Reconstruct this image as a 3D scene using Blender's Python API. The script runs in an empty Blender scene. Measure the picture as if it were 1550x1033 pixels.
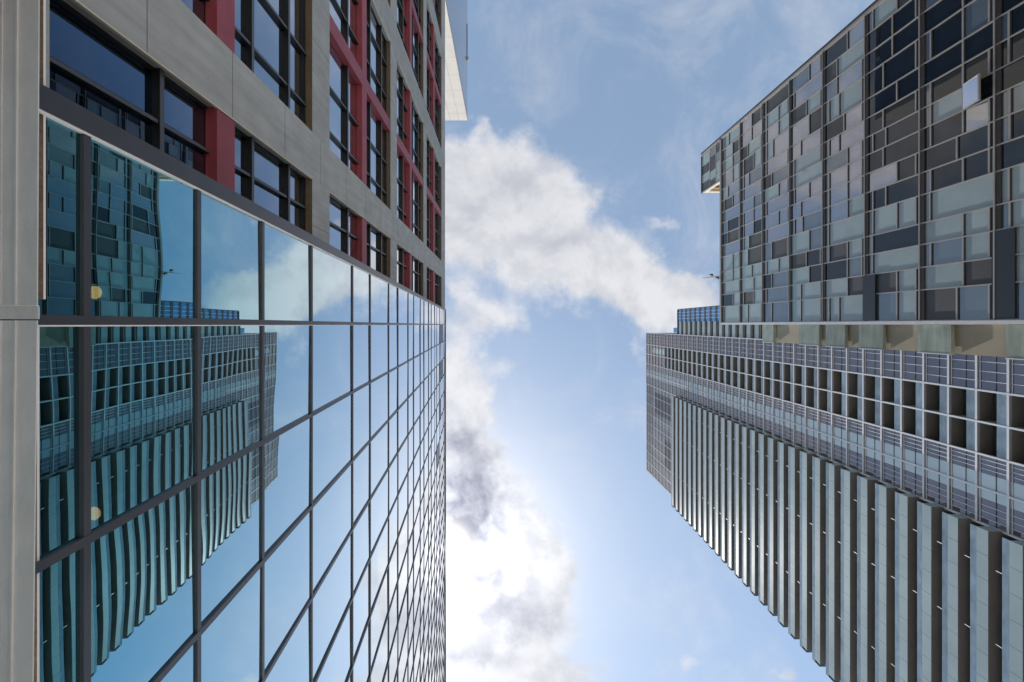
import bpy, bmesh, math, random
from mathutils import Vector

# ------------------------------------------------------------------ camera
# world: +Z up, +X towards the two towers, +Y along the street towards the sun.
CZ = 1.6                      # eye height
F = 688.9                     # focal length in photo pixels (16 mm)
sc = bpy.context.scene
COL = sc.collection
cam_d = bpy.data.cameras.new('camera')
cam = bpy.data.objects.new('camera', cam_d)
COL.objects.link(cam)
cam.location = (0, 0, CZ)
cam.rotation_euler = (math.pi, 0, 0)      # straight up, +Y at the bottom of the picture
cam_d.sensor_width = 36
cam_d.lens = 36 * F / 1550
cam_d.shift_x = 10 / 1550
cam_d.shift_y = -24.5 / 1550
cam_d.clip_start = 0.05
cam_d.clip_end = 3000
sc.camera = cam

# ------------------------------------------------------------------ light
SUN = Vector((-0.135, 0.502, 1.0)).normalized()
EL = math.asin(SUN.z)
ROT = math.atan2(SUN.x, SUN.y)
sd = bpy.data.lights.new('sun', 'SUN')
sd.energy = 2.6
sd.angle = math.radians(0.5)
sd.color = (1.0, 0.95, 0.87)
so = bpy.data.objects.new('sun', sd)
COL.objects.link(so)
so.rotation_euler = SUN.to_track_quat('Z', 'Y').to_euler()

sc.view_settings.view_transform = 'Standard'
sc.view_settings.look = 'None'
sc.view_settings.gamma = 1
sc.view_settings.use_curve_mapping = False
sc.view_settings.exposure = 0.85
sc.cycles.use_denoising = True
sc.cycles.max_bounces = 8
sc.cycles.glossy_bounces = 4
sc.cycles.transmission_bounces = 4
sc.cycles.transparent_max_bounces = 10
sc.cycles.sample_clamp_indirect = 6

world = bpy.data.worlds.new('World')
sc.world = world
world.use_nodes = True
nt = world.node_tree
nt.nodes.clear()
N = nt.nodes.new
L = nt.links.new


def wire(a, sock):
    if isinstance(a, (int, float)):
        sock.default_value = a
    elif isinstance(a, (tuple, list)):
        sock.default_value = a
    else:
        L(a, sock)


def M(op, a, b=0.0, c=0.0, clamp=False):
    n = N('ShaderNodeMath')
    n.operation = op
    n.use_clamp = clamp
    wire(a, n.inputs[0]); wire(b, n.inputs[1]); wire(c, n.inputs[2])
    return n.outputs[0]


def V(op, a, b=(0, 0, 0)):
    n = N('ShaderNodeVectorMath')
    n.operation = op
    wire(a, n.inputs[0]); wire(b, n.inputs[1])
    return n.outputs['Value'] if op in ('LENGTH', 'DOT_PRODUCT', 'DISTANCE') else n.outputs[0]


def ramp01(x, lo, hi):
    n = N('ShaderNodeMapRange')
    n.interpolation_type = 'SMOOTHSTEP'
    wire(x, n.inputs['Value'])
    n.inputs['From Min'].default_value = lo
    n.inputs['From Max'].default_value = hi
    return n.outputs['Result']


def noise(vec, scale, detail=6, rough=0.55, dist=0.0):
    n = N('ShaderNodeTexNoise')
    n.noise_dimensions = '3D'
    L(vec, n.inputs['Vector'])
    n.inputs['Scale'].default_value = scale
    n.inputs['Detail'].default_value = detail
    n.inputs['Roughness'].default_value = rough
    n.inputs['Distortion'].default_value = dist
    return n


def mixc(f, a, b):
    n = N('ShaderNodeMix')
    n.data_type = 'RGBA'
    wire(f, n.inputs[0]); wire(a, n.inputs[6]); wire(b, n.inputs[7])
    return n.outputs[2]


tc = N('ShaderNodeTexCoord')
dirv = tc.outputs['Generated']
sep = N('ShaderNodeSeparateXYZ'); L(dirv, sep.inputs[0])
zc = M('MAXIMUM', sep.outputs[2], 0.12)
px = M('DIVIDE', sep.outputs[0], zc)
py = M('DIVIDE', sep.outputs[1], zc)
cp = N('ShaderNodeCombineXYZ'); L(px, cp.inputs[0]); L(py, cp.inputs[1])
P0 = cp.outputs[0]                      # point on a flat cloud deck of height 1
w1 = noise(P0, 5.5, 5, 0.55)
w2 = noise(P0, 22.0, 5, 0.6)
P1 = V('ADD', P0, V('SCALE' if False else 'MULTIPLY', V('SUBTRACT', w1.outputs['Color'], (0.5, 0.5, 0.5)), (0.16, 0.16, 0)))
P1 = V('ADD', P1, V('MULTIPLY', V('SUBTRACT', w2.outputs['Color'], (0.5, 0.5, 0.5)), (0.05, 0.05, 0)))


def blobs(items):
    tot = None
    for (u, v, ru, rv, a) in items:
        c = ((u - 765) / F, (v - 492) / F, 0)
        q = V('MULTIPLY', V('SUBTRACT', P1, c), (F / ru, F / rv, 1))
        g = M('MULTIPLY', M('EXPONENT', M('MULTIPLY', V('DOT_PRODUCT', q, q), -1.0)), a)
        tot = g if tot is None else M('ADD', tot, g)
    return tot


CL = [(700, 270, 60, 60, .8), (775, 255, 75, 48, .8), (715, 350, 75, 55, 1.05), (800, 330, 95, 62, 1.05), (860, 300, 40, 30, .4),
      (850, 400, 80, 42, 1.05), (930, 405, 75, 48, .95), (1000, 440, 60, 42, 1.0), (1060, 450, 50, 45, .5), (1030, 490, 40, 30, .6),
      (1005, 335, 25, 14, .45),
      (720, 190, 18, 16, .5), (695, 445, 34, 22, .6), (745, 485, 58, 32, .9), (700, 595, 44, 42, 1.0), (790, 850, 50, 40, .8), 
      (690, 690, 45, 70, 1.0), (735, 720, 50, 60, .75), (760, 800, 60, 65, 1.2), (800, 880, 65, 50, 1.1),
      (730, 880, 60, 70, 1.0), (760, 970, 105, 70, 1.15), (850, 1035, 70, 34, .9), (1035, 1015, 32, 18, .6), (1185, 1020, 40, 16, .5), (970, 530, 18, 30, .45), (760, 560, 26, 16, .38), (850, 610, 40, 14, .22), (900, 190, 60, 12, .2), (700, 540, 22, 24, .5), (1000, 600, 30, 12, .15),
      (600, 760, 110, 170, .9), (560, 520, 110, 60, .7), (620, 300, 90, 90, .8), (400, 250, 120, 60, .6), (270, 225, 170, 75, 1.1), (200, 430, 170, 50, .5),
      (330, 650, 140, 80, .6), (100, 150, 200, 120, .6), (1350, 20, 120, 14, .16), (1500, 700, 250, 130, .4)]
DK = [(705, 665, 34, 20, .7), (712, 745, 55, 62, 1.0), (698, 810, 30, 60, .7), (745, 905, 55, 22, .6), (815, 935, 55, 22, .5), (750, 985, 60, 16, .35),
      (850, 370, 50, 22, .3), (770, 280, 60, 30, .3), (480, 330, 200, 60, .8), (280, 225, 170, 80, .4), (300, 480, 200, 50, .6)]
dens = blobs(CL)
fb = noise(P0, 9.0, 12, 0.68, 0.25)
fb2 = noise(P0, 2.2, 8, 0.6)
d1 = M('ADD', dens, M('MULTIPLY', M('SUBTRACT', fb.outputs[0], 0.5), 1.1))
d1 = M('ADD', d1, M('MULTIPLY', M('SUBTRACT', fb2.outputs[0], 0.5), 0.35))
cover = ramp01(d1, 0.20, 0.92)
cover = M('POWER', cover, 0.85)
cover = M('MULTIPLY', cover, ramp01(sep.outputs[2], 0.03, 0.3))
# veil of thin haze
veil = M('MULTIPLY', ramp01(noise(P0, 3.6, 9, 0.64, 0.6).outputs[0], 0.42, 0.72), 0.34)
cover = M('MAXIMUM', cover, veil)
sdot = V('DOT_PRODUCT', dirv, tuple(SUN))
ang2 = M('MULTIPLY', M('SUBTRACT', 1.0, sdot), 2.0)            # ~ angle squared
glow = M('EXPONENT', M('MULTIPLY', ang2, -60.0))
glow2 = M('EXPONENT', M('MULTIPLY', ang2, -3.0))
dark = M('MULTIPLY', blobs(DK), M('ADD', 0.55, noise(P0, 14, 6, 0.6).outputs[0]), clamp=True)
S2 = (SUN.x / SUN.z, SUN.y / SUN.z, 0)
tosun = V('NORMALIZE', V('SUBTRACT', S2, P0))
PS = V('ADD', P0, V('MULTIPLY', tosun, (0.035, 0.035, 0)))
fs = noise(PS, 8.0, 5, 0.6, 0.25)
fl0 = noise(P0, 8.0, 5, 0.6, 0.25)
lump = ramp01(M('SUBTRACT', fl0.outputs[0], fs.outputs[0]), -0.16, 0.14)
shade = M('SUBTRACT', M('ADD', 0.66, M('MULTIPLY', lump, 0.34)), M('MULTIPLY', dark, 0.75), clamp=True)
ccol = mixc(shade, (2.0, 2.12, 2.6, 1), (4.2, 4.25, 4.45, 1))
gl = M('ADD', 0.92, M('ADD', M('MULTIPLY', glow, M('MULTIPLY', shade, 2.0)), M('MULTIPLY', glow2, 0.18)))
ccol = V('MULTIPLY', ccol, (1, 1, 1))
cs = N('ShaderNodeVectorMath'); cs.operation = 'SCALE'; L(ccol, cs.inputs[0]); L(gl, cs.inputs['Scale'])
sky = N('ShaderNodeTexSky')
sky.sky_type = 'NISHITA'
sky.sun_disc = False
sky.sun_elevation = EL
sky.sun_rotation = ROT
sky.altitude = 50
sky.air_density = 1.0
sky.dust_density = 0.45
sky.ozone_density = 1.0
skyc = V('ADD', V('MULTIPLY', sky.outputs[0], (1.0, 1.0, 0.89)), (0.42, 0.47, 0.53))
aure = M('MULTIPLY', M('EXPONENT', M('MULTIPLY', ang2, -700.0)), 22.0)
av = N('ShaderNodeVectorMath'); av.operation = 'SCALE'; av.inputs[0].default_value = (1.0, 0.93, 0.80); L(aure, av.inputs['Scale'])
fin = V('ADD', mixc(cover, skyc, cs.outputs[0]), av.outputs[0])
bg = N('ShaderNodeBackground')
bg.inputs['Strength'].default_value = 0.11
L(fin, bg.inputs['Color'])
wo = N('ShaderNodeOutputWorld')
L(bg.outputs[0], wo.inputs['Surface'])
world.cycles.sampling_method = 'MANUAL'
world.cycles.sample_map_resolution = 1024

# ------------------------------------------------------------------ materials
_m = {}


def mat(name, col, rough=0.6, metal=0.0, ior=1.5, var=0.0, scale=3.0, bump=0.0, bscale=40, spec=None, streak=None,
        coat=0.0, emit=None, emits=0.0, alpha=None, wave=0.0, wscale=0.7, joints=None):
    """procedural principled material; var = mottling, streak = stretched dirt, wave = gentle warp of a pane"""
    if name in _m:
        return _m[name]
    m = bpy.data.materials.new(name)
    m.use_nodes = True
    t = m.node_tree
    t.nodes.clear()
    n = t.nodes.new
    l = t.links.new
    out = n('ShaderNodeOutputMaterial')
    b = n('ShaderNodeBsdfPrincipled')
    l(b.outputs[0], out.inputs[0])
    b.inputs['Base Color'].default_value = (*col, 1)
    b.inputs['Roughness'].default_value = rough
    b.inputs['Metallic'].default_value = metal
    b.inputs['IOR'].default_value = ior
    b.inputs['Coat Weight'].default_value = coat
    b.inputs['Coat Roughness'].default_value = 0.02
    if emit:
        b.inputs['Emission Color'].default_value = (*emit, 1)
        b.inputs['Emission Strength'].default_value = emits
    co = n('ShaderNodeTexCoord').outputs['Object']
    src = None
    if var:
        a = n('ShaderNodeTexNoise'); l(co, a.inputs['Vector'])
        a.inputs['Scale'].default_value = scale; a.inputs['Detail'].default_value = 7
        mp = n('ShaderNodeMapping'); l(co, mp.inputs[0]); mp.inputs['Scale'].default_value = streak or (1, 1, 1)
        a2 = n('ShaderNodeTexNoise'); l(mp.outputs[0], a2.inputs['Vector'])
        a2.inputs['Scale'].default_value = scale * 1.7; a2.inputs['Detail'].default_value = 5
        ad = n('ShaderNodeMath'); ad.operation = 'ADD'; l(a.outputs[0], ad.inputs[0]); l(a2.outputs[0], ad.inputs[1])
        mr = n('ShaderNodeMapRange'); l(ad.outputs[0], mr.inputs['Value'])
        mr.inputs['From Min'].default_value = 0.65; mr.inputs['From Max'].default_value = 1.35
        mr.inputs['To Min'].default_value = 1 - var; mr.inputs['To Max'].default_value = 1 + var
        oi = n('ShaderNodeObjectInfo')
        rr = n('ShaderNodeMapRange'); l(oi.outputs['Random'], rr.inputs['Value'])
        rr.inputs['To Min'].default_value = 1 - var * 0.6; rr.inputs['To Max'].default_value = 1 + var * 0.6
        mm = n('ShaderNodeMath'); mm.operation = 'MULTIPLY'; l(mr.outputs[0], mm.inputs[0]); l(rr.outputs[0], mm.inputs[1])
        vm = n('ShaderNodeVectorMath'); vm.operation = 'SCALE'
        vm.inputs[0].default_value = col; l(mm.outputs[0], vm.inputs['Scale'])
        l(vm.outputs[0], b.inputs['Base Color'])
    if bump or wave:
        a = n('ShaderNodeTexNoise')
        if wave:
            a.noise_dimensions = '4D'
            oi = n('ShaderNodeObjectInfo')
            mu = n('ShaderNodeMath'); mu.operation = 'MULTIPLY'; l(oi.outputs['Random'], mu.inputs[0]); mu.inputs[1].default_value = 30
            l(mu.outputs[0], a.inputs['W'])
        l(co, a.inputs['Vector'])
        a.inputs['Scale'].default_value = wscale if wave else bscale
        a.inputs['Detail'].default_value = 1.0 if wave else 5
        bp = n('ShaderNodeBump'); l(a.outputs[0], bp.inputs['Height'])
        bp.inputs['Distance'].default_value = wave or bump
        bp.inputs['Strength'].default_value = 1.0
        l(bp.outputs[0], b.inputs['Normal'])
    _m[name] = m
    return m


def mirror_glass(name, base, trans=0.18, wave=0.004, wscale=0.8, rough=0.0, grz=1.0):
    """coated curtain-wall glass: tinted mirror that whitens at grazing angles, slightly see-through"""
    m = mat(name, base, rough=rough, metal=1.0, wave=wave, wscale=wscale)
    t = m.node_tree
    b = [x for x in t.nodes if x.type == 'BSDF_PRINCIPLED'][0]
    out = [x for x in t.nodes if x.type == 'OUTPUT_MATERIAL'][0]
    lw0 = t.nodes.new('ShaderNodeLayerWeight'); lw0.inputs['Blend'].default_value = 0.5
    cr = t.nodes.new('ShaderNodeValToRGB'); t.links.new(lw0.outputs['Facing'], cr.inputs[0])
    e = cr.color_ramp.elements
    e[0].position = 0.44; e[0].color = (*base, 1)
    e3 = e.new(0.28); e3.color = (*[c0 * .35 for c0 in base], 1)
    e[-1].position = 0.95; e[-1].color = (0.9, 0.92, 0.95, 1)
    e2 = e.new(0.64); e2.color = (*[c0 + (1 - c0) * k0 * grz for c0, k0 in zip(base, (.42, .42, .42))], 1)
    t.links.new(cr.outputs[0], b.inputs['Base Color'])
    tr = t.nodes.new('ShaderNodeBsdfTransparent'); tr.inputs[0].default_value = (0.55, 0.75, 0.78, 1)
    mx = t.nodes.new('ShaderNodeMixShader')
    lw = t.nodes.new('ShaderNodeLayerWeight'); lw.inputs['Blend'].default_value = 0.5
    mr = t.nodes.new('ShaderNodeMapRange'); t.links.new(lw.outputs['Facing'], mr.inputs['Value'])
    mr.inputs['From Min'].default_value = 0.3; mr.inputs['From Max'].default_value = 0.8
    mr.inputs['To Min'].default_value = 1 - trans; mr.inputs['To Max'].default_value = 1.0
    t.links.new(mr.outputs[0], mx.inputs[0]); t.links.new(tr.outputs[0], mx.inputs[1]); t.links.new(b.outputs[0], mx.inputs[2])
    t.links.new(mx.outputs[0], out.inputs[0])
    return m


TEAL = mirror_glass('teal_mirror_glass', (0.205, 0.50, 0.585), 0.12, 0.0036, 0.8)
BRONZE = mat('bronze_grey_aluminium', (0.085, 0.080, 0.085), 0.38, 0.5, var=0.10, scale=2, bump=0.0004)
BRIGHT = mat('pale_trim_and_painted_glint', (0.95, 0.86, 0.79), 0.4, 0.0)  # pale ledge trim; on the glass frames it paints in a highlight
DARKIN = mat('dark_interior', (0.012, 0.014, 0.016), 0.9)
DARKPANE = mat('open_dark_window', (0.025, 0.026, 0.03), 0.3)
CONC = mat('pale_stone_cladding', (0.44, 0.42, 0.40), 0.62, var=0.20, scale=1.3, streak=(3, 3, .35), bump=0.0012, bscale=30)
REVEAL = mat('ochre_reveal', (0.17, 0.125, 0.080), 0.7, var=0.15, scale=2)
JOINT = mat('panel_joint', (0.07, 0.065, 0.06), 0.9)
REDM = mat('red_painted_metal', (0.325, 0.055, 0.070), 0.5, var=0.14, scale=2)
BLACKF = mat('black_window_frame', (0.018, 0.017, 0.018), 0.4, 0.2)
GREYF = mat('grey_window_bead', (0.115, 0.112, 0.118), 0.4, 0.3)
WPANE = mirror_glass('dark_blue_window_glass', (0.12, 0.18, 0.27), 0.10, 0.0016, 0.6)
WHITEP = mat('white_wall_tile', (0.62, 0.575, 0.54), 1.0, var=0.06, scale=0.4)
WHITEJ = mat('tile_joint', (0.40, 0.34, 0.31), 0.8)
BLUEW = mat('blue_grey_glass_wall', (0.16, 0.22, 0.32), 0.12, 0.6, var=0.05, wave=0.003)
SHEET = mat('painted_sheet_metal', (0.71, 0.68, 0.665), 0.5, 0.0, var=0.08, scale=6.0, streak=(2, .6, 1), bump=0.0012, bscale=60)
RUST = mat('rusty_brown_batten', (0.23, 0.13, 0.075), 0.8, var=0.5, scale=9, streak=(1, 3, 1), bump=0.001)
LAMPM = mat('warm_lamp', (0.9, 0.6, 0.2), 0.5, emit=(1.0, 0.56, 0.16), emits=2.6)
# checkered building
P_LIGHT = mat('frosted_pale_panel', (0.31, 0.365, 0.37), 0.22, 0.0, 1.6, var=0.10, scale=0.5)
P_SLATE = mat('dark_slate_fin', (0.012, 0.016, 0.022), 0.35)
P_MID = mat('slate_blue_panel', (0.10, 0.125, 0.145), 0.05, 0.0, 2.2, var=0.14, scale=0.5)
P_DARK = mat('dark_clear_panel', (0.010, 0.013, 0.017), 0.02, 0.0, 1.58, var=0.2, scale=0.4, wave=0.003, wscale=0.5)
P_LILAC = mat('half_mirror_panel', (0.37, 0.365, 0.385), 0.02, 0.75, 2.0, wave=0.003, wscale=0.4)
P_BROWN = mat('charcoal_solid_panel', (0.065, 0.062, 0.062), 0.5, var=0.12, scale=0.6)
P_WHITE = mat('open_window_pane', (0.62, 0.61, 0.66), 0.05, 0.95)
CHAMP = mat('champagne_mullion', (0.36, 0.33, 0.305), 0.42, 0.4, var=0.08)
DKPOST = mat('dark_bronze_post', (0.055, 0.047, 0.042), 0.5, 0.3)
TRIM = mat('pale_edge_trim', (0.60, 0.58, 0.58), 0.5, 0.2, var=0.08)
CREAM = mat('cream_wall_and_painted_glint', (0.78, 0.70, 0.58), 0.7, var=0.05)  # wall colour; also the painted glint on the window jambs
TIMB = mat('tan_soffit_lining', (0.38, 0.22, 0.11), 0.7, var=0.12)
BEIGE = mat('olive_beige_cladding', (0.33, 0.275, 0.195), 0.7, var=0.10, scale=0.8)
GREENG = mat('green_return_glass', (0.27, 0.295, 0.235), 0.10, 0.0, 1.5, var=0.32, scale=0.9, streak=(.3, .3, 3))
# tower
T_FRAME = mat('pale_tower_frame', (0.54, 0.52, 0.54), 0.5, 0.2, var=0.05)
T_GLASS = mat('lilac_tower_glass', (0.17, 0.152, 0.165), 0.03, 0.62, 1.8, var=0.08, scale=0.08, wave=0.01, wscale=0.15)
T_PALE = mat('pale_spandrel_panel', (0.42, 0.48, 0.53), 0.25, 0.0, 1.6, var=0.10, scale=0.1)
T_GREY = mat('grey_top_rail', (0.27, 0.27, 0.30), 0.5, 0.2)
T_LINE = mat('thin_tower_rail', (0.50, 0.50, 0.55), 0.5, 0.2)
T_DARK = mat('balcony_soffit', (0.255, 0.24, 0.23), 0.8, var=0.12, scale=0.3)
T_BLUE = mat('balcony_glass_rail', (0.215, 0.255, 0.28), 0.06, 0.35, 1.8, var=0.30, scale=0.5, streak=(1, 1, 3))
T_PAR = mat('grey_green_parapet', (0.285, 0.335, 0.345), 0.22, 0.0, 1.6, var=0.16, scale=0.12)
T_LOUV = mat('grey_louvre', (0.22, 0.22, 0.24), 0.5, 0.3, var=0.15, scale=0.25, streak=(1, 1, 10))
T_PENT = mat('blue_roof_screen_glass', (0.13, 0.30, 0.52), 0.05, 0.6, 1.8, var=0.25, scale=0.3)
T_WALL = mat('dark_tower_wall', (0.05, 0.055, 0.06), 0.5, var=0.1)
ASPH = mat('asphalt_paving', (0.11, 0.11, 0.11), 0.9, var=0.15, scale=0.4, bump=0.003)
PAVE = mat('pale_plaza_paving', (0.52, 0.50, 0.47), 0.85, var=0.12, scale=0.8, bump=0.002)
STEEL = mat('light_grey_steel', (0.70, 0.68, 0.66), 0.4, 0.3)
LAMPH = mat('floodlight_housing', (0.12, 0.12, 0.11), 0.5, 0.4)

for mm_ in (WHITEP, CREAM, WHITEJ):
    [x for x in mm_.node_tree.nodes if x.type == 'BSDF_PRINCIPLED'][0].inputs['Specular IOR Level'].default_value = 0.0


# ------------------------------------------------------------------ mesh helpers
class MB:
    """collects shapes (heights are measured from the eye; CZ lifts them to the ground datum)"""

    def __init__(self, origin=(0, 0, 0)):
        self.bm = bmesh.new()
        self.o = Vector(origin)
        self.slots = []

    def mi(self, m):
        if m not in self.slots:
            self.slots.append(m)
        return self.slots.index(m)

    def hexa(self, pts, m):
        vs = [self.bm.verts.new(Vector((p[0], p[1], p[2] + CZ)) - self.o) for p in pts]
        k = self.mi(m)
        for f in ((0, 3, 2, 1), (4, 5, 6, 7), (0, 1, 5, 4), (1, 2, 6, 5), (2, 3, 7, 6), (3, 0, 4, 7)):
            fc = self.bm.faces.new([vs[i] for i in f])
            fc.material_index = k
        return self

    def box(self, x0, x1, y0, y1, z0, z1, m):
        return self.hexa([(x0, y0, z0), (x1, y0, z0), (x1, y1, z0), (x0, y1, z0),
                          (x0, y0, z1), (x1, y0, z1), (x1, y1, z1), (x0, y1, z1)], m)

    def cyl(self, c, r, h, m, axis='Z', n=20, r2=None):
        r2 = r if r2 is None else r2
        k = self.mi(m)
        ra, rb = [], []
        for i in range(n):
            a = 2 * math.pi * i / n
            ca, sa = math.cos(a), math.sin(a)
            for rr, off, lst in ((r, 0, ra), (r2, h, rb)):
                if axis == 'Z': p = (c[0] + rr * ca, c[1] + rr * sa, c[2] + off)
                elif axis == 'X': p = (c[0] + off, c[1] + rr * ca, c[2] + rr * sa)
                else: p = (c[0] + rr * ca, c[1] + off, c[2] + rr * sa)
                lst.append(self.bm.verts.new(Vector((p[0], p[1], p[2] + CZ)) - self.o))
        for i in range(n):
            j = (i + 1) % n
            self.bm.faces.new([ra[i], ra[j], rb[j], rb[i]]).material_index = k
        self.bm.faces.new(ra[::-1]).material_index = k
        self.bm.faces.new(rb).material_index = k
        return self

    def build(self, name, parent=None, **props):
        bmesh.ops.recalc_face_normals(self.bm, faces=self.bm.faces)
        me = bpy.data.meshes.new(name)
        self.bm.to_mesh(me)
        self.bm.free()
        for m in self.slots:
            me.materials.append(m)
        o = bpy.data.objects.new(name, me)
        COL.objects.link(o)
        if parent is not None:
            o.parent = parent
        else:
            o.location = self.o
        for k, v in props.items():
            o[k] = v
        return o


def thing(name, loc, label, cat, group=None):
    o = bpy.data.objects.new(name, None)
    o.empty_display_size = 0.5
    COL.objects.link(o)
    o.location = loc
    o['label'] = label
    o['category'] = cat
    if group:
        o['group'] = group
    return o


def part(root, name, fn, **props):
    base = root
    off = Vector((0, 0, 0))
    while base is not None:
        off += base.location
        base = base.parent
    b = MB(off)
    fn(b)
    return b.build(name, root, **props)


def split100(root, name, items, key, draw):
    """the 100 largest of a countable part as parts, the rest as one stuff part"""
    items = sorted(items, key=key, reverse=True)
    for it in items[:100]:
        part(root, name, lambda b, it=it: draw(b, it))
    if items[100:]:
        def rest(b):
            for it in items[100:]:
                draw(b, it)
        part(root, name, rest, kind='stuff')


rnd = random.Random(11)

# ------------------------------------------------------------------ ground
g = MB((0, 0, 0))
g.box(-400, 600, -500, 500, -CZ - 0.5, -CZ, ASPH)
o = g.build('ground'); o['kind'] = 'structure'
g = MB((0, 0, 0))
g.box(-14, 22, -120, 160, -CZ + 0.004, -CZ + 0.12, PAVE)
o = g.build('pavement'); o['kind'] = 'structure'

# ------------------------------------------------------------------ glass curtain wall building (leans back 4 degrees)
DG, LEAN = 2.6, 0.0697
HT = [-1.4, 1.695, 2.387, 3.115, 4.057, 5.43, 6.36, 7.75, 8.70, 10.05, 10.98, 12.35, 13.28, 14.64, 15.58, 16.95, 17.88, 19.25, 20.2, 21.55, 22.5, 23.3]
HG = [t * F * DG / 1000 if t > 0 else t for t in HT]
HTOP = HG[-1]
YB = 1.466
Y0 = -1.32
ROWS = [Y0] + [-0.03 + YB * i for i in range(0, 46)]
YEND = ROWS[-1]


def gx(h, d=0.0):
    return -(DG + LEAN * h) + d


def slab(b, y0, y1, h0, h1, d0, d1, m):
    b.hexa([(gx(h0, d0), y0, h0), (gx(h0, d1), y0, h0), (gx(h0, d1), y1, h0), (gx(h0, d0), y1, h0),
            (gx(h1, d0), y0, h1), (gx(h1, d1), y0, h1), (gx(h1, d1), y1, h1), (gx(h1, d0), y1, h1)], m)


glass_b = thing('glass_building', (-6, 20, 0), 'low glass curtain wall building whose blue teal panes mirror the sky and the towers opposite', 'building')
panes = []
for i in range(len(ROWS) - 1):
    for j in range(len(HG) - 1):
        panes.append((i, j))


def seen(it):
    i, j = it
    y0, y1, h0, h1 = ROWS[i], ROWS[i + 1], HG[j], HG[j + 1]
    h = max(h1 - 0.3, 0.5)
    v = (y0 + 0.4) / h * F
    if v > 560 or h < 2.5 and y0 > 2:
        return -v
    return (F * (y1 - y0) / h1) * max(F * DG * (1 / max(h0, 2.3) - 1 / h1), 0.01)


DARKS = {(1, len(HG) - 4), (1, len(HG) - 5), (3, len(HG) - 4), (3, len(HG) - 5), (5, len(HG) - 5), (7, len(HG) - 6)}


def draw_pane(b, it):
    i, j = it
    y0, y1, h0, h1 = ROWS[i], ROWS[i + 1], HG[j], HG[j + 1]
    # each pane sits a hair out of plane, as real glazing does
    r = random.Random(i * 131 + j * 7)
    a, c, e = (r.uniform(-1, 1) * 0.0055 for _ in range(3))
    m = DARKPANE if it in DARKS else TEAL
    k = b.mi(m)
    q = [(y0, h0, a), (y1, h0, c), (y1, h1, e), (y0, h1, a + e - c)]
    vs = [b.bm.verts.new(Vector((gx(h, d), y, h + CZ)) - b.o) for (y, h, d) in q]
    b.bm.faces.new(vs).material_index = k


split100(glass_b, 'window_pane', panes, seen, draw_pane)
MW = 0.029
for j, h in enumerate(HG):
    if j == 0: continue
    part(glass_b, 'transom', lambda b, h=h: (slab(b, Y0, YEND, h - MW, h + MW, -0.02, 0.024, BRONZE)))
for i, y in enumerate(ROWS):
    w = 0.031
    if i == 0:
        def fn(b):
            slab(b, Y0 - 0.11, Y0 + 0.040, HG[0], HTOP + 0.15, -0.30, 0.035, BRONZE)
            slab(b, Y0 + 0.040, Y0 + 0.056, HG[0], HTOP + 0.1, 0.0, 0.030, BRIGHT)  # highlight on the frame's +Y edge, painted as a pale strip
        part(glass_b, 'edge_frame', fn)
    else:
        def fn(b, y=y, i=i):
            slab(b, y - w, y + w, HG[0], HTOP, -0.02, 0.027, BRONZE)
            if i == 1:
                slab(b, y + w, y + w + 0.010, HG[1] - 1.0, HTOP, 0.0, 0.026, BRIGHT)  # same painted highlight on the first mullion
        part(glass_b, 'mullion', fn)


def core(b):
    slab(b, Y0 - 0.1, YEND + .1, 4.9, HTOP - .5, -1.3, -0.8, DARKIN)
    b.box(-12, -2.9 - 0.35, Y0 - .1, YEND + .1, 4.2, 4.9, DARKIN)
    b.box(-4.6, -4.5, Y0 - .1, YEND + .1, -CZ, 4.2, DARKIN)
part(glass_b, 'dark_core', core)
part(glass_b, 'roof_cap', lambda b: slab(b, Y0 - .13, YEND, HTOP, HTOP + 0.25, -1.5, 0.05, BRONZE))
part(glass_b, 'end_wall', lambda b: slab(b, YEND, YEND + .3, -CZ, HTOP, -9, 0.03, BRONZE))

# warm downlights behind the glass
for (u, v, lab) in ((143, 443, 'round warm downlight glowing behind the upper pane of the glass wall'),
                    (141, 778, 'round warm downlight glowing behind the lower pane of the glass wall')):
    h = 3.72
    x, y = (u - 765) / F * h, (v - 492) / F * h
    d = thing('downlight', (x, y, h + CZ), lab, 'lamp', 'downlights inside the glass building')
    part(d, 'lamp_disc', lambda b: b.cyl((x, y, h), 0.053, 0.01, LAMPM, n=32))
    part(d, 'lamp_can', lambda b: b.cyl((x, y, h + 0.012), 0.062, 0.45, BLACKF, n=32))

# ------------------------------------------------------------------ sheet metal ledge at the left edge
led = thing('metal_ledge', (-3.3, 0, CZ), 'pale grey sheet metal ledge with raised seam at the left edge', 'ledge')
HL = 2.30


def sheet(b, y0, y1, xa, xb, h0, h1, m, w=None):
    """flat strip whose outer edge runs from xa at y0 to xb at y1"""
    wa, wb = (-4.4, -4.4) if w is None else (xa - w, xb - w)
    b.hexa([(wa, y0, h0), (xa, y0, h0), (xb, y1, h0), (wb, y1, h0), (wa, y0, h1), (xa, y0, h1), (xb, y1, h1), (wb, y1, h1)], m)


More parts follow.
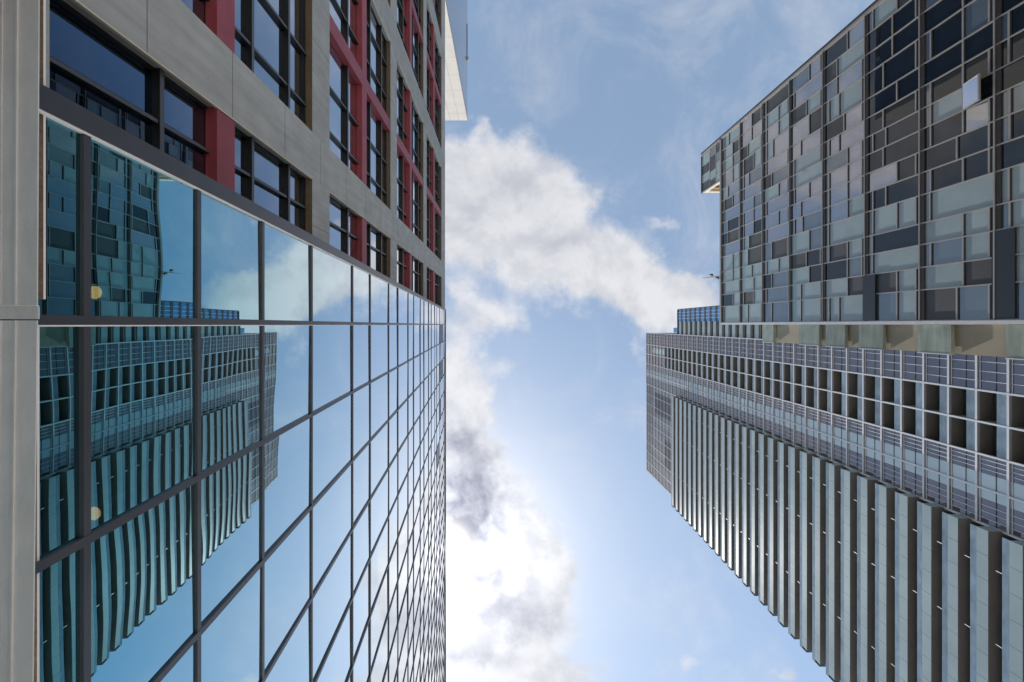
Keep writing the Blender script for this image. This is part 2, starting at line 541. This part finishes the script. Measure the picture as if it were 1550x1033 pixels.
def ledge(b, y0, y1, xa, xb):
    sheet(b, y0, y1, xa, xb, HL, HL + .006, SHEET)
    for o_, d_ in ((.100, .008), (.180, .004)):
        sheet(b, y0, y1, xa - o_, xb - o_, HL - d_, HL - .0001, SHEET, .010)
part(led, 'ledge_panel', lambda b: ledge(b, -4.0, -0.100, -2.346, -2.368))
part(led, 'ledge_panel', lambda b: ledge(b, -0.022, 6.0, -2.368, -2.441))
part(led, 'joint_strap', lambda b: b.box(-4.4, -2.366, -0.093, -0.029, HL + .0065, HL + 0.012, SHEET))
part(led, 'bright_seam', lambda b: b.box(-4.4, -2.366, -0.0995, -0.0935, HL - .003, HL + 0.008, BRIGHT))
part(led, 'brown_batten', lambda b: (slab(b, -4.0, -.155, 2.66, 2.742, -.01, .007, RUST), slab(b, -4.0, -.155, 2.742, 2.757, -.01, .008, BRIGHT)))
part(led, 'brown_batten', lambda b: (slab(b, .012, 6.0, 2.60, 2.702, -.01, .007, RUST), slab(b, .012, 6.0, 2.702, 2.717, -.01, .008, BRIGHT)))

# ------------------------------------------------------------------ stone building with red framed windows
DR = 5.40
T2H = F * DR / 1000.0
RB = 0.20                                   # window recess
beams = [(-1.20 + 0.0, -0.86), (1.11, 1.45), (3.42, 3.76), (5.75, 6.09), (8.06, 8.40), (10.34, 10.87)]
piers = [(-0.76, -1.00), (-2.47, -2.75), (-4.20, -4.46), (-5.93, -6.19), (-7.66, -7.92), (-9.39, -9.65)]
stone = thing('stone_building', (-10, -15, 0), 'pale stone clad building with deep dark windows divided by red bands above the glass wall', 'building')
ZT = 10.87 * T2H
YFAR = -9.65 * DR
ring = (Y0 - 0.131)
for (s0, s1) in piers:
    def fn(b, s0=s0, s1=s1):
        b.box(-DR - RB - .05, -DR, s1 * DR, s0 * DR, -CZ, ZT, CONC)
        # joints of the cladding, modelled as thin dark strips
        mid = (s0 + s1) / 2 * DR
        for k in range(1, 24):
            z = 0.38 * T2H + k * 0.5775 * T2H - 1
            if z < ZT - .2:
                b.box(-DR - .01, -DR + 0.0015, s1 * DR, s0 * DR, z - .006, z + .006, JOINT)
    part(stone, 'pier', fn)
seg = [(ring + 1.3, -0.76 * DR)] + [(piers[k][1] * DR, piers[k + 1][0] * DR) for k in range(len(piers) - 1)]
for (t0, t1) in beams:
    z0, z1 = max(t0 * T2H, -CZ + .01), t1 * T2H
    if z1 < z0: continue
    for (ya, yb) in seg:
        def fn(b, z0=z0, z1=z1, ya=ya, yb=yb):
            b.box(-DR - RB - .05, -DR - 0.003, yb, ya, z0 + .012, z1, CONC)
            b.box(-DR - RB - .05, -DR - 0.004, yb, ya, z0, z0 + .011, REVEAL)
            n = 3
            for q in range(1, n):
                yy = ya + (yb - ya) * q / n
                b.box(-DR - .02, -DR - 0.0015, yy - .006, yy + .006, z0 + .02, z1, JOINT)
        part(stone, 'spandrel', fn)
XW = -DR - RB                               # frame plane


def window_bay(root, ya, yb, z0, z1, zr0, zr1, cols, red_y):
    """one big window between two piers and two spandrels, ya > yb"""
    fr = part(root, 'window', lambda b: b.box(XW - .10, XW - .05, yb, ya, z0, z1, WPANE))

    def frame(b):
        e = 0.05
        b.box(XW - .049, XW, yb, yb + e, z0, z1, BLACKF); b.box(XW - .049, XW, ya - e, ya, z0, z1, BLACKF)
        b.box(XW - .049, XW + .01, yb, ya, z1 - .13, z1, BLACKF); b.box(XW - .049, XW, yb, ya, z0, z0 + .12, BLACKF)
        for zz in (zr1 + .23 * T2H, zr1 + .68 * T2H, zr0 - .33 * T2H, zr0 - .80 * T2H):
            if z0 + .3 < zz < z1 - .2:
                b.box(XW - .049, XW + .070, yb, ya, zz - .05, zz + .05, BLACKF)
                b.box(XW + .070, XW + .074, yb, ya, zz - .045, zz + .045, GREYF)
        for yy in cols:
            b.box(XW - .048, XW + .045, yy - .035, yy + .035, z0, z1, BLACKF)
            b.box(XW + .045, XW + .049, yy - .028, yy + .030, z0, z1, GREYF)
    part(fr, 'frame', frame)
    part(fr, 'painted_jamb_glint', lambda b: b.box(-DR - .06, -DR - .002, yb - .001, yb + .028, z0, z1, CREAM))  # glint on the pier's +Y edge, painted as a cream strip
    if zr1 < z1:
        part(fr, 'red_band', lambda b: b.box(XW - .04, -DR - .02, yb, ya, zr0, zr1, REDM))
    if red_y is not None:
        part(fr, 'red_post', lambda b: b.box(XW - .04, -DR - .018, red_y - .26, red_y + .26, z0, z1, REDM))


for k in range(len(beams) - 1):
    z0, z1 = beams[k][1] * T2H, beams[k + 1][0] * T2H
    zr0, zr1 = (beams[k + 1][0] - 1.12) * T2H, (beams[k + 1][0] - 0.97) * T2H
    for n_, (ya, yb) in enumerate(seg):
        if n_ == 0:
            cols = [-3.25]
            ry = None
        else:
            w = yb - ya
            cols = [ya + w * f for f in (0.09, 0.27, 0.66, 0.85)]
            ry = (ya + yb) / 2 + .02
            # the wide red cross-band is only on some floors, as in the photo
            if k in (1,):
                ry = None
        window_bay(stone, ya, yb, z0, z1, zr0, zr1, cols, ry)
part(stone, 'stone_corner', lambda b: b.box(-DR - .5, -DR + .004, ring + 1.28, ring + 1.6, -CZ, 4 * T2H, DARKIN))
part(stone, 'inner_wall', lambda b: b.box(-18, -DR - RB - .4, YFAR, YEND, -CZ, ZT - .6, DARKIN))
part(stone, 'roof_coping', lambda b: b.box(-DR - 1.2, -DR + .02, YFAR, ring + .1, ZT, ZT + .12, T_FRAME))

# the taller white block behind
blk = thing('white_block', (-14, -45, 0), 'tall block with sunlit white tiled side wall rising behind the stone building', 'building')
YB_, ZB = -29.1, 64.8
part(blk, 'side_wall', lambda b: (b.box(-26, -DR, YB_ - .6, YB_, 39, ZB, WHITEP),
                                 [b.box(-26, -DR + .002, YB_ - .02, YB_ + .003, z - .02, z + .02, WHITEJ) for z in (42.5, 46, 49.5, 53, 56.5, 60, 62.6)],
                                 [b.box(x - .02, x + .02, YB_ - .02, YB_ + .0035, 39, ZB, WHITEJ) for x in (-6.6, -7.8, -9, -10.2, -11.4)]))
part(blk, 'glass_front', lambda b: b.box(-26, -DR, -75, YB_ - .61, 39, ZB - .02, BLUEW))
for k in range(0):
    part(blk, 'front_rail', lambda b, k=k: b.box(-DR + .001, -DR + .08, -75, YB_ - .6, 44 + 4.2 * k, 44.04 + 4.2 * k, BLUEW))
gan = thing('roof_gantry', (-5.3, -40, 64 + CZ), 'dark gantry rail with bright end at top of the blue glass front', 'gantry')
part(gan, 'rail', lambda b: b.box(-5.75, -5.35, -42.3, -37.7, 63.9, 64.35, LAMPH))
part(gan, 'carriage', lambda b: (b.box(-5.95, -5.5, -41.6, -40.2, 63.6, 64.2, LAMPH), b.box(-5.9, -5.5, -39.6, -38.9, 63.6, 64.2, LAMPH)))
part(gan, 'end_cap', lambda b: b.box(-5.9, -5.2, -37.7, -37.2, 63.8, 64.3, WHITEP))

# ------------------------------------------------------------------ checkered panel building, near right
DN = 23.6
K = F * DN / 1000.0
chk = thing('checkered_building', (35, -10, 0), 'dark office building with a patchwork of pale, slate and black panels in staggered rows', 'building')
flo = [3.049 - 0.2435 * k for k in range(13)]        # floor lines, from the roof down
flo = [f for f in flo if f > 0.15]
sY = [-0.010, -0.0836, -0.1374, -0.192, -0.243, -0.311, -0.364, -0.416, -0.468, -0.517, -0.569, -0.622, -0.691, -0.745, -0.800, -0.856]
ys = [s * DN for s in sY]
mats = [P_LIGHT, P_MID, P_DARK, P_LILAC, P_BROWN]


def band_of(y, z):
    return 0


cells = []
for fi in range(len(flo) - 1):
    zt, zb = flo[fi] * K, flo[fi + 1] * K
    H = zt - zb
    for bi in range(len(ys) - 1):
        r = rnd.random()
        cuts = [0.0]
        if r < .28: cuts += [.15, .60]
        elif r < .48: cuts += [.14]
        elif r < .66: cuts += [.60]
        elif r < .80: cuts += [.35]
        elif r < .90: cuts += [.15, .40]
        else: cuts += [.52]
        cuts += [.92, 1.0] if rnd.random() < .6 else [1.0]
        low = fi >= 5
        prev = None
        for a, c in zip(cuts[:-1], cuts[1:]):
            narrow = (c - a) < .2
            w = [.40, .15, .17, .20, .08]
            if 5 <= bi <= 10 and fi >= 5: w = [.11, .05, .81, .02, .01]  # reflection of the dark building opposite, put in as darker panels
            elif bi > 10 and fi >= 5: w = [.34, .06, .46, .04, .10]
            if bi <= 4: w = [.55, .16, .17, .04, .08]
            if bi >= 12 and fi < 5: w = [.34, .14, .16, .24, .12]
            if 5 <= bi <= 10 and fi < 5: w = [.14, .10, .08, .64, .04]
            m = rnd.choices(mats, w)[0]
            if narrow and rnd.random() < .5: m = P_MID
            cells.append((bi, fi, zt - c * H, zt - a * H, m, c < 1.0))
# a few recognisable ones
special = {}


def draw_cell(b, it):
    bi, fi, z0, z1, m, cut = it
    y1, y0 = ys[bi], ys[bi + 1]
    r = random.Random(int(z0 * 100) + bi * 17)
    d = r.uniform(0, 1) * 0.004
    b.box(DN + d, DN + .05, y0, y1, z0, z1, m)
    if cut:
        b.box(DN - .05, DN - .001, y0 + .02, y1 - .02, z0 - .045, z0 + .045, CHAMP)
        b.box(DN - .04, DN - .001, y0 + .02, y1 - .02, z0 - .10, z0 - .046, DKPOST)


def cell_seen(it):
    bi, fi, z0, z1, m, cut = it
    h = max((z0 + z1) / 2, 1)
    u = 765 + F * DN / h
    v = 492 + F * ys[bi] / h
    if u > 1560 or v < -40: return -h * 0 - u
    return (1 / max(z0, 1) - 1 / z1) * (1 / h)


split100(chk, 'facade_panel', cells, cell_seen, draw_cell)
for y in ys:
    part(chk, 'mullion', lambda b, y=y: (b.box(DN - .075, DN - .004, y - .032, y + .032, -CZ, flo[0] * K, CHAMP)))
for f in flo:
    z = f * K
    part(chk, 'floor_beam', lambda b, z=z: (b.box(DN - .11, DN - .003, ys[-1], ys[0], z + .00, z + .07, CHAMP),
                                            b.box(DN - .07, DN - .0035, ys[-1], ys[0], z - .24, z - .001, DKPOST)))
part(chk, 'dark_fin', lambda b: b.box(DN - .10, DN - .006, ys[3] + .03, ys[0] - .05, 21.0, 22.0, P_SLATE))
part(chk, 'dark_fin', lambda b: b.box(DN - .10, DN - .006, ys[2] + .03, ys[0] - .05, 27.6, 29.3, P_SLATE) if False else b.box(DN - .13, DN - .076, ys[2] + .03, ys[0] - .05, 28.9, 29.9, P_SLATE))
part(chk, 'edge_trim', lambda b: (b.box(DN - .14, DN + .3, ys[0] + .02, ys[0] + .22, -CZ, flo[0] * K + .05, TRIM)))
zr = flo[0] * K
part(chk, 'roof_edge', lambda b: (b.box(DN - .12, DN + .3, ys[-1] - .25, ys[0], zr + .05, zr + .32, CHAMP)))
part(chk, 'corner_trim', lambda b: (b.box(DN - .12, DN + .3, ys[-1] - .35, ys[-1] - .04, -CZ, 54.55, CHAMP),
                                    b.box(DN - .15, DN - .121, ys[-1] - .37, ys[-1] - .2, -CZ, 54.6, DKPOST)))
part(chk, 'building_body', lambda b: b.box(DN + .06, 46, ys[-1] - .3, ys[0] + .2, -CZ, zr + .04, P_BROWN))
# raised roof block
yt = -0.671 * DN
zt2 = 54.6
rb = part(chk, 'raised_roof_block', lambda b: (b.box(DN + .06, 40, ys[-1] - .3, yt, zr + .1, zt2, CREAM)))
rr = random.Random(4)
for (za, zb) in ((zr + .3, 51.0), (51.0, 52.5), (52.5, zt2)):
    yy = ys[-1]
    while yy < yt - .3:
        w = rr.choice((1.0, 1.3, 1.6))
        ye = min(yy + w, yt)
        m = rr.choice((P_LIGHT, P_LIGHT, P_BROWN, P_MID))
        part(rb, 'roof_panel', lambda b: (b.box(DN - .01, DN + .05, yy + .04, ye - .04, za + .05, zb - .05, m)))
        yy = ye
part(rb, 'block_frame', lambda b: ([b.box(DN - .03, DN + .04, ys[-1], yt, z - .05, z + .05, CHAMP) for z in (51.0, 52.5)],
                                   b.box(DN - .08, DN + .05, ys[-1], yt + .05, zt2 - .05, zt2 + .15, DKPOST),
                                   b.box(DN - .08, DN + .05, yt - .05, yt + .05, zr + .3, zt2, CHAMP)))
part(rb, 'side_rail', lambda b: ([b.box(DN + .4 + k * .0, 40, yt, yt + .25, z, z + .5, TIMB if k % 2 else CREAM) for k, z in enumerate((50.4, 51.8, 53.2))]))
# green glass return strip with olive panels
st = [(2.577, 2.469, 0), (2.469, 2.252, 1), (2.252, 2.11, 0), (2.11, 2.066, 1), (2.066, 1.949, 0), (1.949, 1.873, 1), (1.873, 1.754, 0),
      (1.754, 1.605, 1), (1.605, 1.486, 0), (1.486, 1.323, 1), (1.323, 1.20, 0), (1.20, 1.06, 1), (1.06, .92, 0), (.92, .78, 1), (.78, .62, 0), (.62, .3, 1)]
YS = 1.56
ret = part(chk, 'return_wing', lambda b: b.box(DN + .7, 44, ys[0] + .21, YS - .05, -CZ, 41.8, BEIGE))
for (a, c, k) in st:
    if k:
        part(ret, 'olive_panel', lambda b: (b.box(DN + .25, DN + .69, ys[0] + .225, YS - .02, c * K + .02, a * K - .02, BEIGE)))
    else:
        part(ret, 'green_glass', lambda b: (b.box(DN + .05, DN + .09, ys[0] + .24, YS + .02, c * K, a * K, GREENG),
                                            b.box(DN + .02, DN + .12, YS + .0, YS + .05, c * K, a * K, TRIM),
                                            b.box(DN - .0, DN + .2, ys[0] + .24, YS + .05, c * K - .05, c * K + .0, GREENG)))
# open window
zo0, zo1 = 0.0, 0.0
uo0, uo1 = 1461, 1491
hz1, hz0 = DN * F / (uo0 - 765), DN * F / (uo1 - 765)
yo0, yo1 = -(492 - 140) / F * (hz0 + hz1) / 2 - .6, -(492 - 140) / F * (hz0 + hz1) / 2 + .6


def openwin(b):
    th = 0.26
    x0 = DN - .08
    b.hexa([(x0 - th, yo0, hz0), (x0 - th + .04, yo0, hz0), (x0 - th + .04, yo1, hz0), (x0 - th, yo1, hz0),
            (x0 - .04, yo0, hz1), (x0, yo0, hz1), (x0, yo1, hz1), (x0 - .04, yo1, hz1)], P_WHITE)
    for (a, c) in ((yo0 - .05, yo0), (yo1, yo1 + .05)):
        b.hexa([(x0 - th - .02, a, hz0), (x0 - th + .05, a, hz0), (x0 - th + .05, c, hz0), (x0 - th - .02, c, hz0),
                (x0 - .05, a, hz1), (x0 + .01, a, hz1), (x0 + .01, c, hz1), (x0 - .05, c, hz1)], CHAMP)
    b.box(x0 - th - .03, x0 - th + .06, yo0 - .05, yo1 + .05, hz0 - .07, hz0, CHAMP)
part(chk, 'open_window', openwin)

# floodlight arm on its roof
za = zr + .25
ya_ = (417 - 492) / F * za
arm = thing('floodlight_arm', (DN, ya_, za + CZ), 'slim pale outrigger arm with small floodlights projecting from the roof edge of the checkered building', 'floodlight')
part(arm, 'boom', lambda b: b.hexa([(DN + .8, ya_ - .07, za), (DN - 2.0, ya_ + .26, za), (DN - 2.0, ya_ + .32, za), (DN + .8, ya_ + .07, za),
                                    (DN + .8, ya_ - .07, za + .09), (DN - 2.0, ya_ + .26, za + .09), (DN - 2.0, ya_ + .32, za + .09), (DN + .8, ya_ + .07, za + .09)], STEEL))
for (xx, yy) in ((DN - 1.0, ya_ - .03), (DN - .35, ya_ + .30)):
    lp = part(arm, 'lamp_head', lambda b: b.cyl((xx, yy, za - .12), .12, .32, LAMPH, n=16, r2=.17))
    part(lp, 'bracket', lambda b: b.box(xx - .03, xx + .03, min(yy, ya_ + .1), max(yy, ya_ + .14), za + .1, za + .14, STEEL))

# ------------------------------------------------------------------ tall tower, far right
DT = 58.0
KT = F * DT / 1000.0
FT = 0.0885 * KT                              # floor height 3.54 m
ZR = 4.673 * KT
tow = thing('residential_tower', (80, 30, 0), 'very tall grey residential tower with stacked balcony bands and a lower stepped roof', 'building')
nF = int((ZR + CZ) / FT)
MOD = 0.0675 * DT
YT0 = 0.057 * DT
b2, b3, b4, b5, b6 = .1373 * DT, .2035 * DT, .271 * DT, .341 * DT, .4155 * DT
YTE = 59.8
XP = 56.1                                     # parapet plane
ZS = 3.984e-3 * F * XP                        # top of the balcony stack
# body, with recesses carved by leaving the balcony bands open
part(tow, 'tower_body', lambda b: (b.box(DT + 1.8, 95, YT0 + .02, YTE - .1, -CZ, ZR - .05, T_WALL),
                                   b.box(DT + .12, DT + 1.79, YT0 + .02, b2 - .15, -CZ, ZR - .05, T_WALL),
                                   b.box(DT + .12, DT + 1.79, b4 + .15, b6 - .05, -CZ, ZR - .05, T_WALL),
                                   b.box(DT + .12, DT + 1.79, b6 + .05, YTE - .1, ZS + .1, ZR - .05, T_WALL),
                                   b.box(DT + .12, DT + 1.79, b2 - .14, b4 + .14, 4.08 * KT + .3, ZR - .05, T_WALL)))
fl = [ZR - FT * k for k in range(nF + 1)]
for k, z in enumerate(fl):
    def fn(b, z=z, k=k):
        b.box(DT - .22, DT + .1, YT0, b6, z - .13, z + .13, T_FRAME)
        if z > ZS:
            b.box(DT - .10, DT + .1, b6 + .001, YTE, z - .07, z + .07, T_GREY)
    part(tow, 'floor_line', fn)
# glazed bays on every floor: one curtain wall strip per floor
for k in range(nF):
    z1, z0 = fl[k], fl[k + 1]
    h = z1 - z0

    def strip_a(b, z0=z0, z1=z1, h=h, k=k):
        b.box(DT, DT + .1, YT0, b2, z0, z1, T_GLASS)
        if z0 > 4.08 * KT:
            b.box(DT, DT + .1, b2 + .001, b4 - .001, z0, z1, T_GLASS)
            if k > 1:
                b.box(DT - .001, DT + .1, b2 + 1.2, b2 + 3.1, z0, z1, T_PALE)
        for j in range(1, 4):
            y = YT0 + (b2 - YT0) * j / 4
            b.box(DT - .09, DT - .002, y - .04, y + .04, z0 + .14, z1 - .14, T_LINE)
        b.box(DT - .06, DT - .003, YT0, b2 - .1, z0 + h * .40 - .035, z0 + h * .40 + .035, T_WALL)
        b.box(DT - .09, DT - .004, YT0, b2 - .1, z1 - .39, z1 - .29, T_LINE)

    def strip_b(b, z0=z0, z1=z1, h=h, k=k):
        b.box(DT, DT + .1, b4, b4 + .58 * MOD, z0, z1, T_GLASS)
        b.box(DT - .001, DT + .1, b4 + .581 * MOD, b5 + .32 * MOD, z0, z1, T_PALE)
        b.box(DT, DT + .1, b5 + .321 * MOD, b6, z0, z1, T_GLASS)
        if z0 > ZS - 1:
            if k < 2:
                b.box(DT, DT + .1, b6 + .001, YTE, z0, z1, T_LOUV)
            else:
                yy = b6 + .002
                q = 0
                while yy < YTE - .1:
                    y2 = min(yy + MOD / 2, YTE)
                    dk = (k >= 3 and .43 * DT < yy + .5 < .565 * DT) or (k >= 6 and .72 * DT < yy + .5 < .87 * DT)
                    b.box(DT if not dk else DT + .05, DT + .1, yy, y2 - .002, z0, z1, P_DARK if dk else (T_GLASS if q % 3 else P_MID))
                    yy = y2
                    q += 1
        for j in range(1, 4):
            y = b4 + .58 * MOD * j / 4
            b.box(DT - .09, DT - .002, y - .04, y + .04, z0 + .14, z1 - .14, T_LINE)
            y = b5 + .32 * MOD + (b6 - b5 - .32 * MOD) * j / 4
            b.box(DT - .09, DT - .002, y - .04, y + .04, z0 + .14, z1 - .14, T_LINE)
        b.box(DT - .06, DT - .003, b4 + .1, b6, z0 + h * .40 - .035, z0 + h * .40 + .035, T_WALL)
        b.box(DT - .09, DT - .004, b4 + .1, b6, z1 - .39, z1 - .29, T_LINE)
        if z0 > ZS:
            b.box(DT - .06, DT - .003, b6, YTE, z1 - .94, z1 - .86, T_GREY)
            if k < 2:
                for q in range(4):
                    b.box(DT - .05, DT - .003, b6, YTE, z0 + .5 + q * .8, z0 + .6 + q * .8, T_GREY)
    part(tow, 'glazed_strip', strip_a)
    part(tow, 'glazed_strip', strip_b)
# vertical rails of the tower
for y in (YT0, b2, b3, b4, b5, b6):
    part(tow, 'vertical_rail', lambda b, y=y: b.box(DT - .26, DT + .1, y - .11, y + .11, -CZ, ZR, T_FRAME))
yy = b6 + MOD
while yy < YTE:
    part(tow, 'vertical_rail', lambda b, y=yy: b.box(DT - .16, DT + .02, y - .07, y + .07, ZS + .3, ZR, T_LINE))
    yy += MOD
# recessed loggias (two columns): open bays with soffit, back wall and glass rail
for k in range(nF):
    z1, z0 = fl[k], fl[k + 1]
    if z0 > 4.08 * KT: continue

    def logg(b, z0=z0, z1=z1):
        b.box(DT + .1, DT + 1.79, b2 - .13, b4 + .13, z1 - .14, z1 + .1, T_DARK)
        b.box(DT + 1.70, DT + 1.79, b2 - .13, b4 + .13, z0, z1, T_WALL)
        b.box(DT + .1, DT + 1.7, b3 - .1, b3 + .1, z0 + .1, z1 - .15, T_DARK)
    lg = part(tow, 'loggia', logg)
    part(lg, 'glass_rail', lambda b: (b.box(DT - .03, DT + .03, b2 + .12, b3 - .12, z0 + .13, z0 + 1.35, T_BLUE),
                                      b.box(DT - .03, DT + .03, b3 + .12, b4 - .12, z0 + .13, z0 + 1.35, T_BLUE)))
# projecting balconies
YP0, YP1 = 24.0, 60.9
nB = int((ZS + CZ) / FT)
for k in range(nB):
    zb = ZS - 2.05 - FT * k
    if zb < 3: break

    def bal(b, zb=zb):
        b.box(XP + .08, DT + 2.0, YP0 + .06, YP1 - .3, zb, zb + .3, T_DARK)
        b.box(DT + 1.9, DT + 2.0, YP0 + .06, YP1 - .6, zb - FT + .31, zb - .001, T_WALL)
    bo = part(tow, 'balcony', bal)
    part(bo, 'parapet', lambda b: (b.box(XP, XP + .079, YP0, YP1 - .3, zb - .02, zb + 1.28, T_PAR),
                                   [b.box(XP - .006, XP + .01, YP0 + 2.9 * q - .03, YP0 + 2.9 * q + .03, zb, zb + 1.27, T_WALL if k > 18 else T_GREY) for q in range(1, 13)],
                                   b.box(XP + .08, DT, YP0, YP0 + .059, zb - .02, zb + 1.28, T_PAR)))
    part(bo, 'glass_rail', lambda b: (b.box(XP + .02, XP + .05, YP0, YP1 + .25, zb + 1.285, zb + 2.05, T_BLUE),
                                      b.box(XP + .05, XP + 1.4, YP1 + .2, YP1 + .25, zb + .2, zb + 2.0, T_BLUE)))

    part(bo, 'parapet_return', lambda b: b.box(XP + .08, DT, YP1 - .3, YP1 - .24, zb - .02, zb + 1.28, T_PAR))
    if k < 33:
        for q in (.502, .652, .879):
            part(bo, 'divider_post', lambda b, y=q * XP: b.box(XP + .055, XP + .09, y - .04, y + .04, zb + 1.29, zb + 2.75, STEEL))
# lower stepped wing with blue roof screen
ZW = 153.7
YW0, YW1, YWM = -5.05, 3.28, -1.1
wing = part(tow, 'stepped_wing', lambda b: b.box(DT + 1.3, 90, YW0, YW1, -CZ, ZW - .1, T_WALL))
for k in range(24):
    z1 = ZW - FT * k
    z0 = z1 - FT
    def wf(b, z0=z0, z1=z1):
        b.box(DT + .3, DT + 1.29, YW0, YWM, z0 + .9, z1 - .1, T_PENT)
        b.box(DT + .2, DT + 1.29, YW0 - .02, YWM, z0 - .1, z0 + .89, T_WALL)
        for q in range(1, 4):
            y = YW0 + (YWM - YW0) * q / 4
            b.box(DT + .2, DT + .299, y - .07, y + .07, z0 + .9, z1, T_LINE)
        b.box(DT + .2, DT + 1.29, YWM + .01, YW1, z1 - .4, z1, T_DARK)
        b.box(DT, DT + .1, YWM + .01, YW1 - .02, z0, z0 + 1.75, T_PAR)
    part(wing, 'wing_floor', wf)
part(wing, 'wing_edge', lambda b: (b.box(DT + .1, DT + .5, YW0 - .25, YW0 - .03, 60, ZW, T_WALL), b.box(DT + .05, DT + .6, YW0, YW1, ZW - .09, ZW + .15, T_WALL)))
part(wing, 'plant_box', lambda b: b.box(DT + .4, DT + 4, 1.0, 2.7, ZW, ZW + 4.4, T_PENT))

# buildings beyond, seen only in reflections and from the side, stay unbuilt
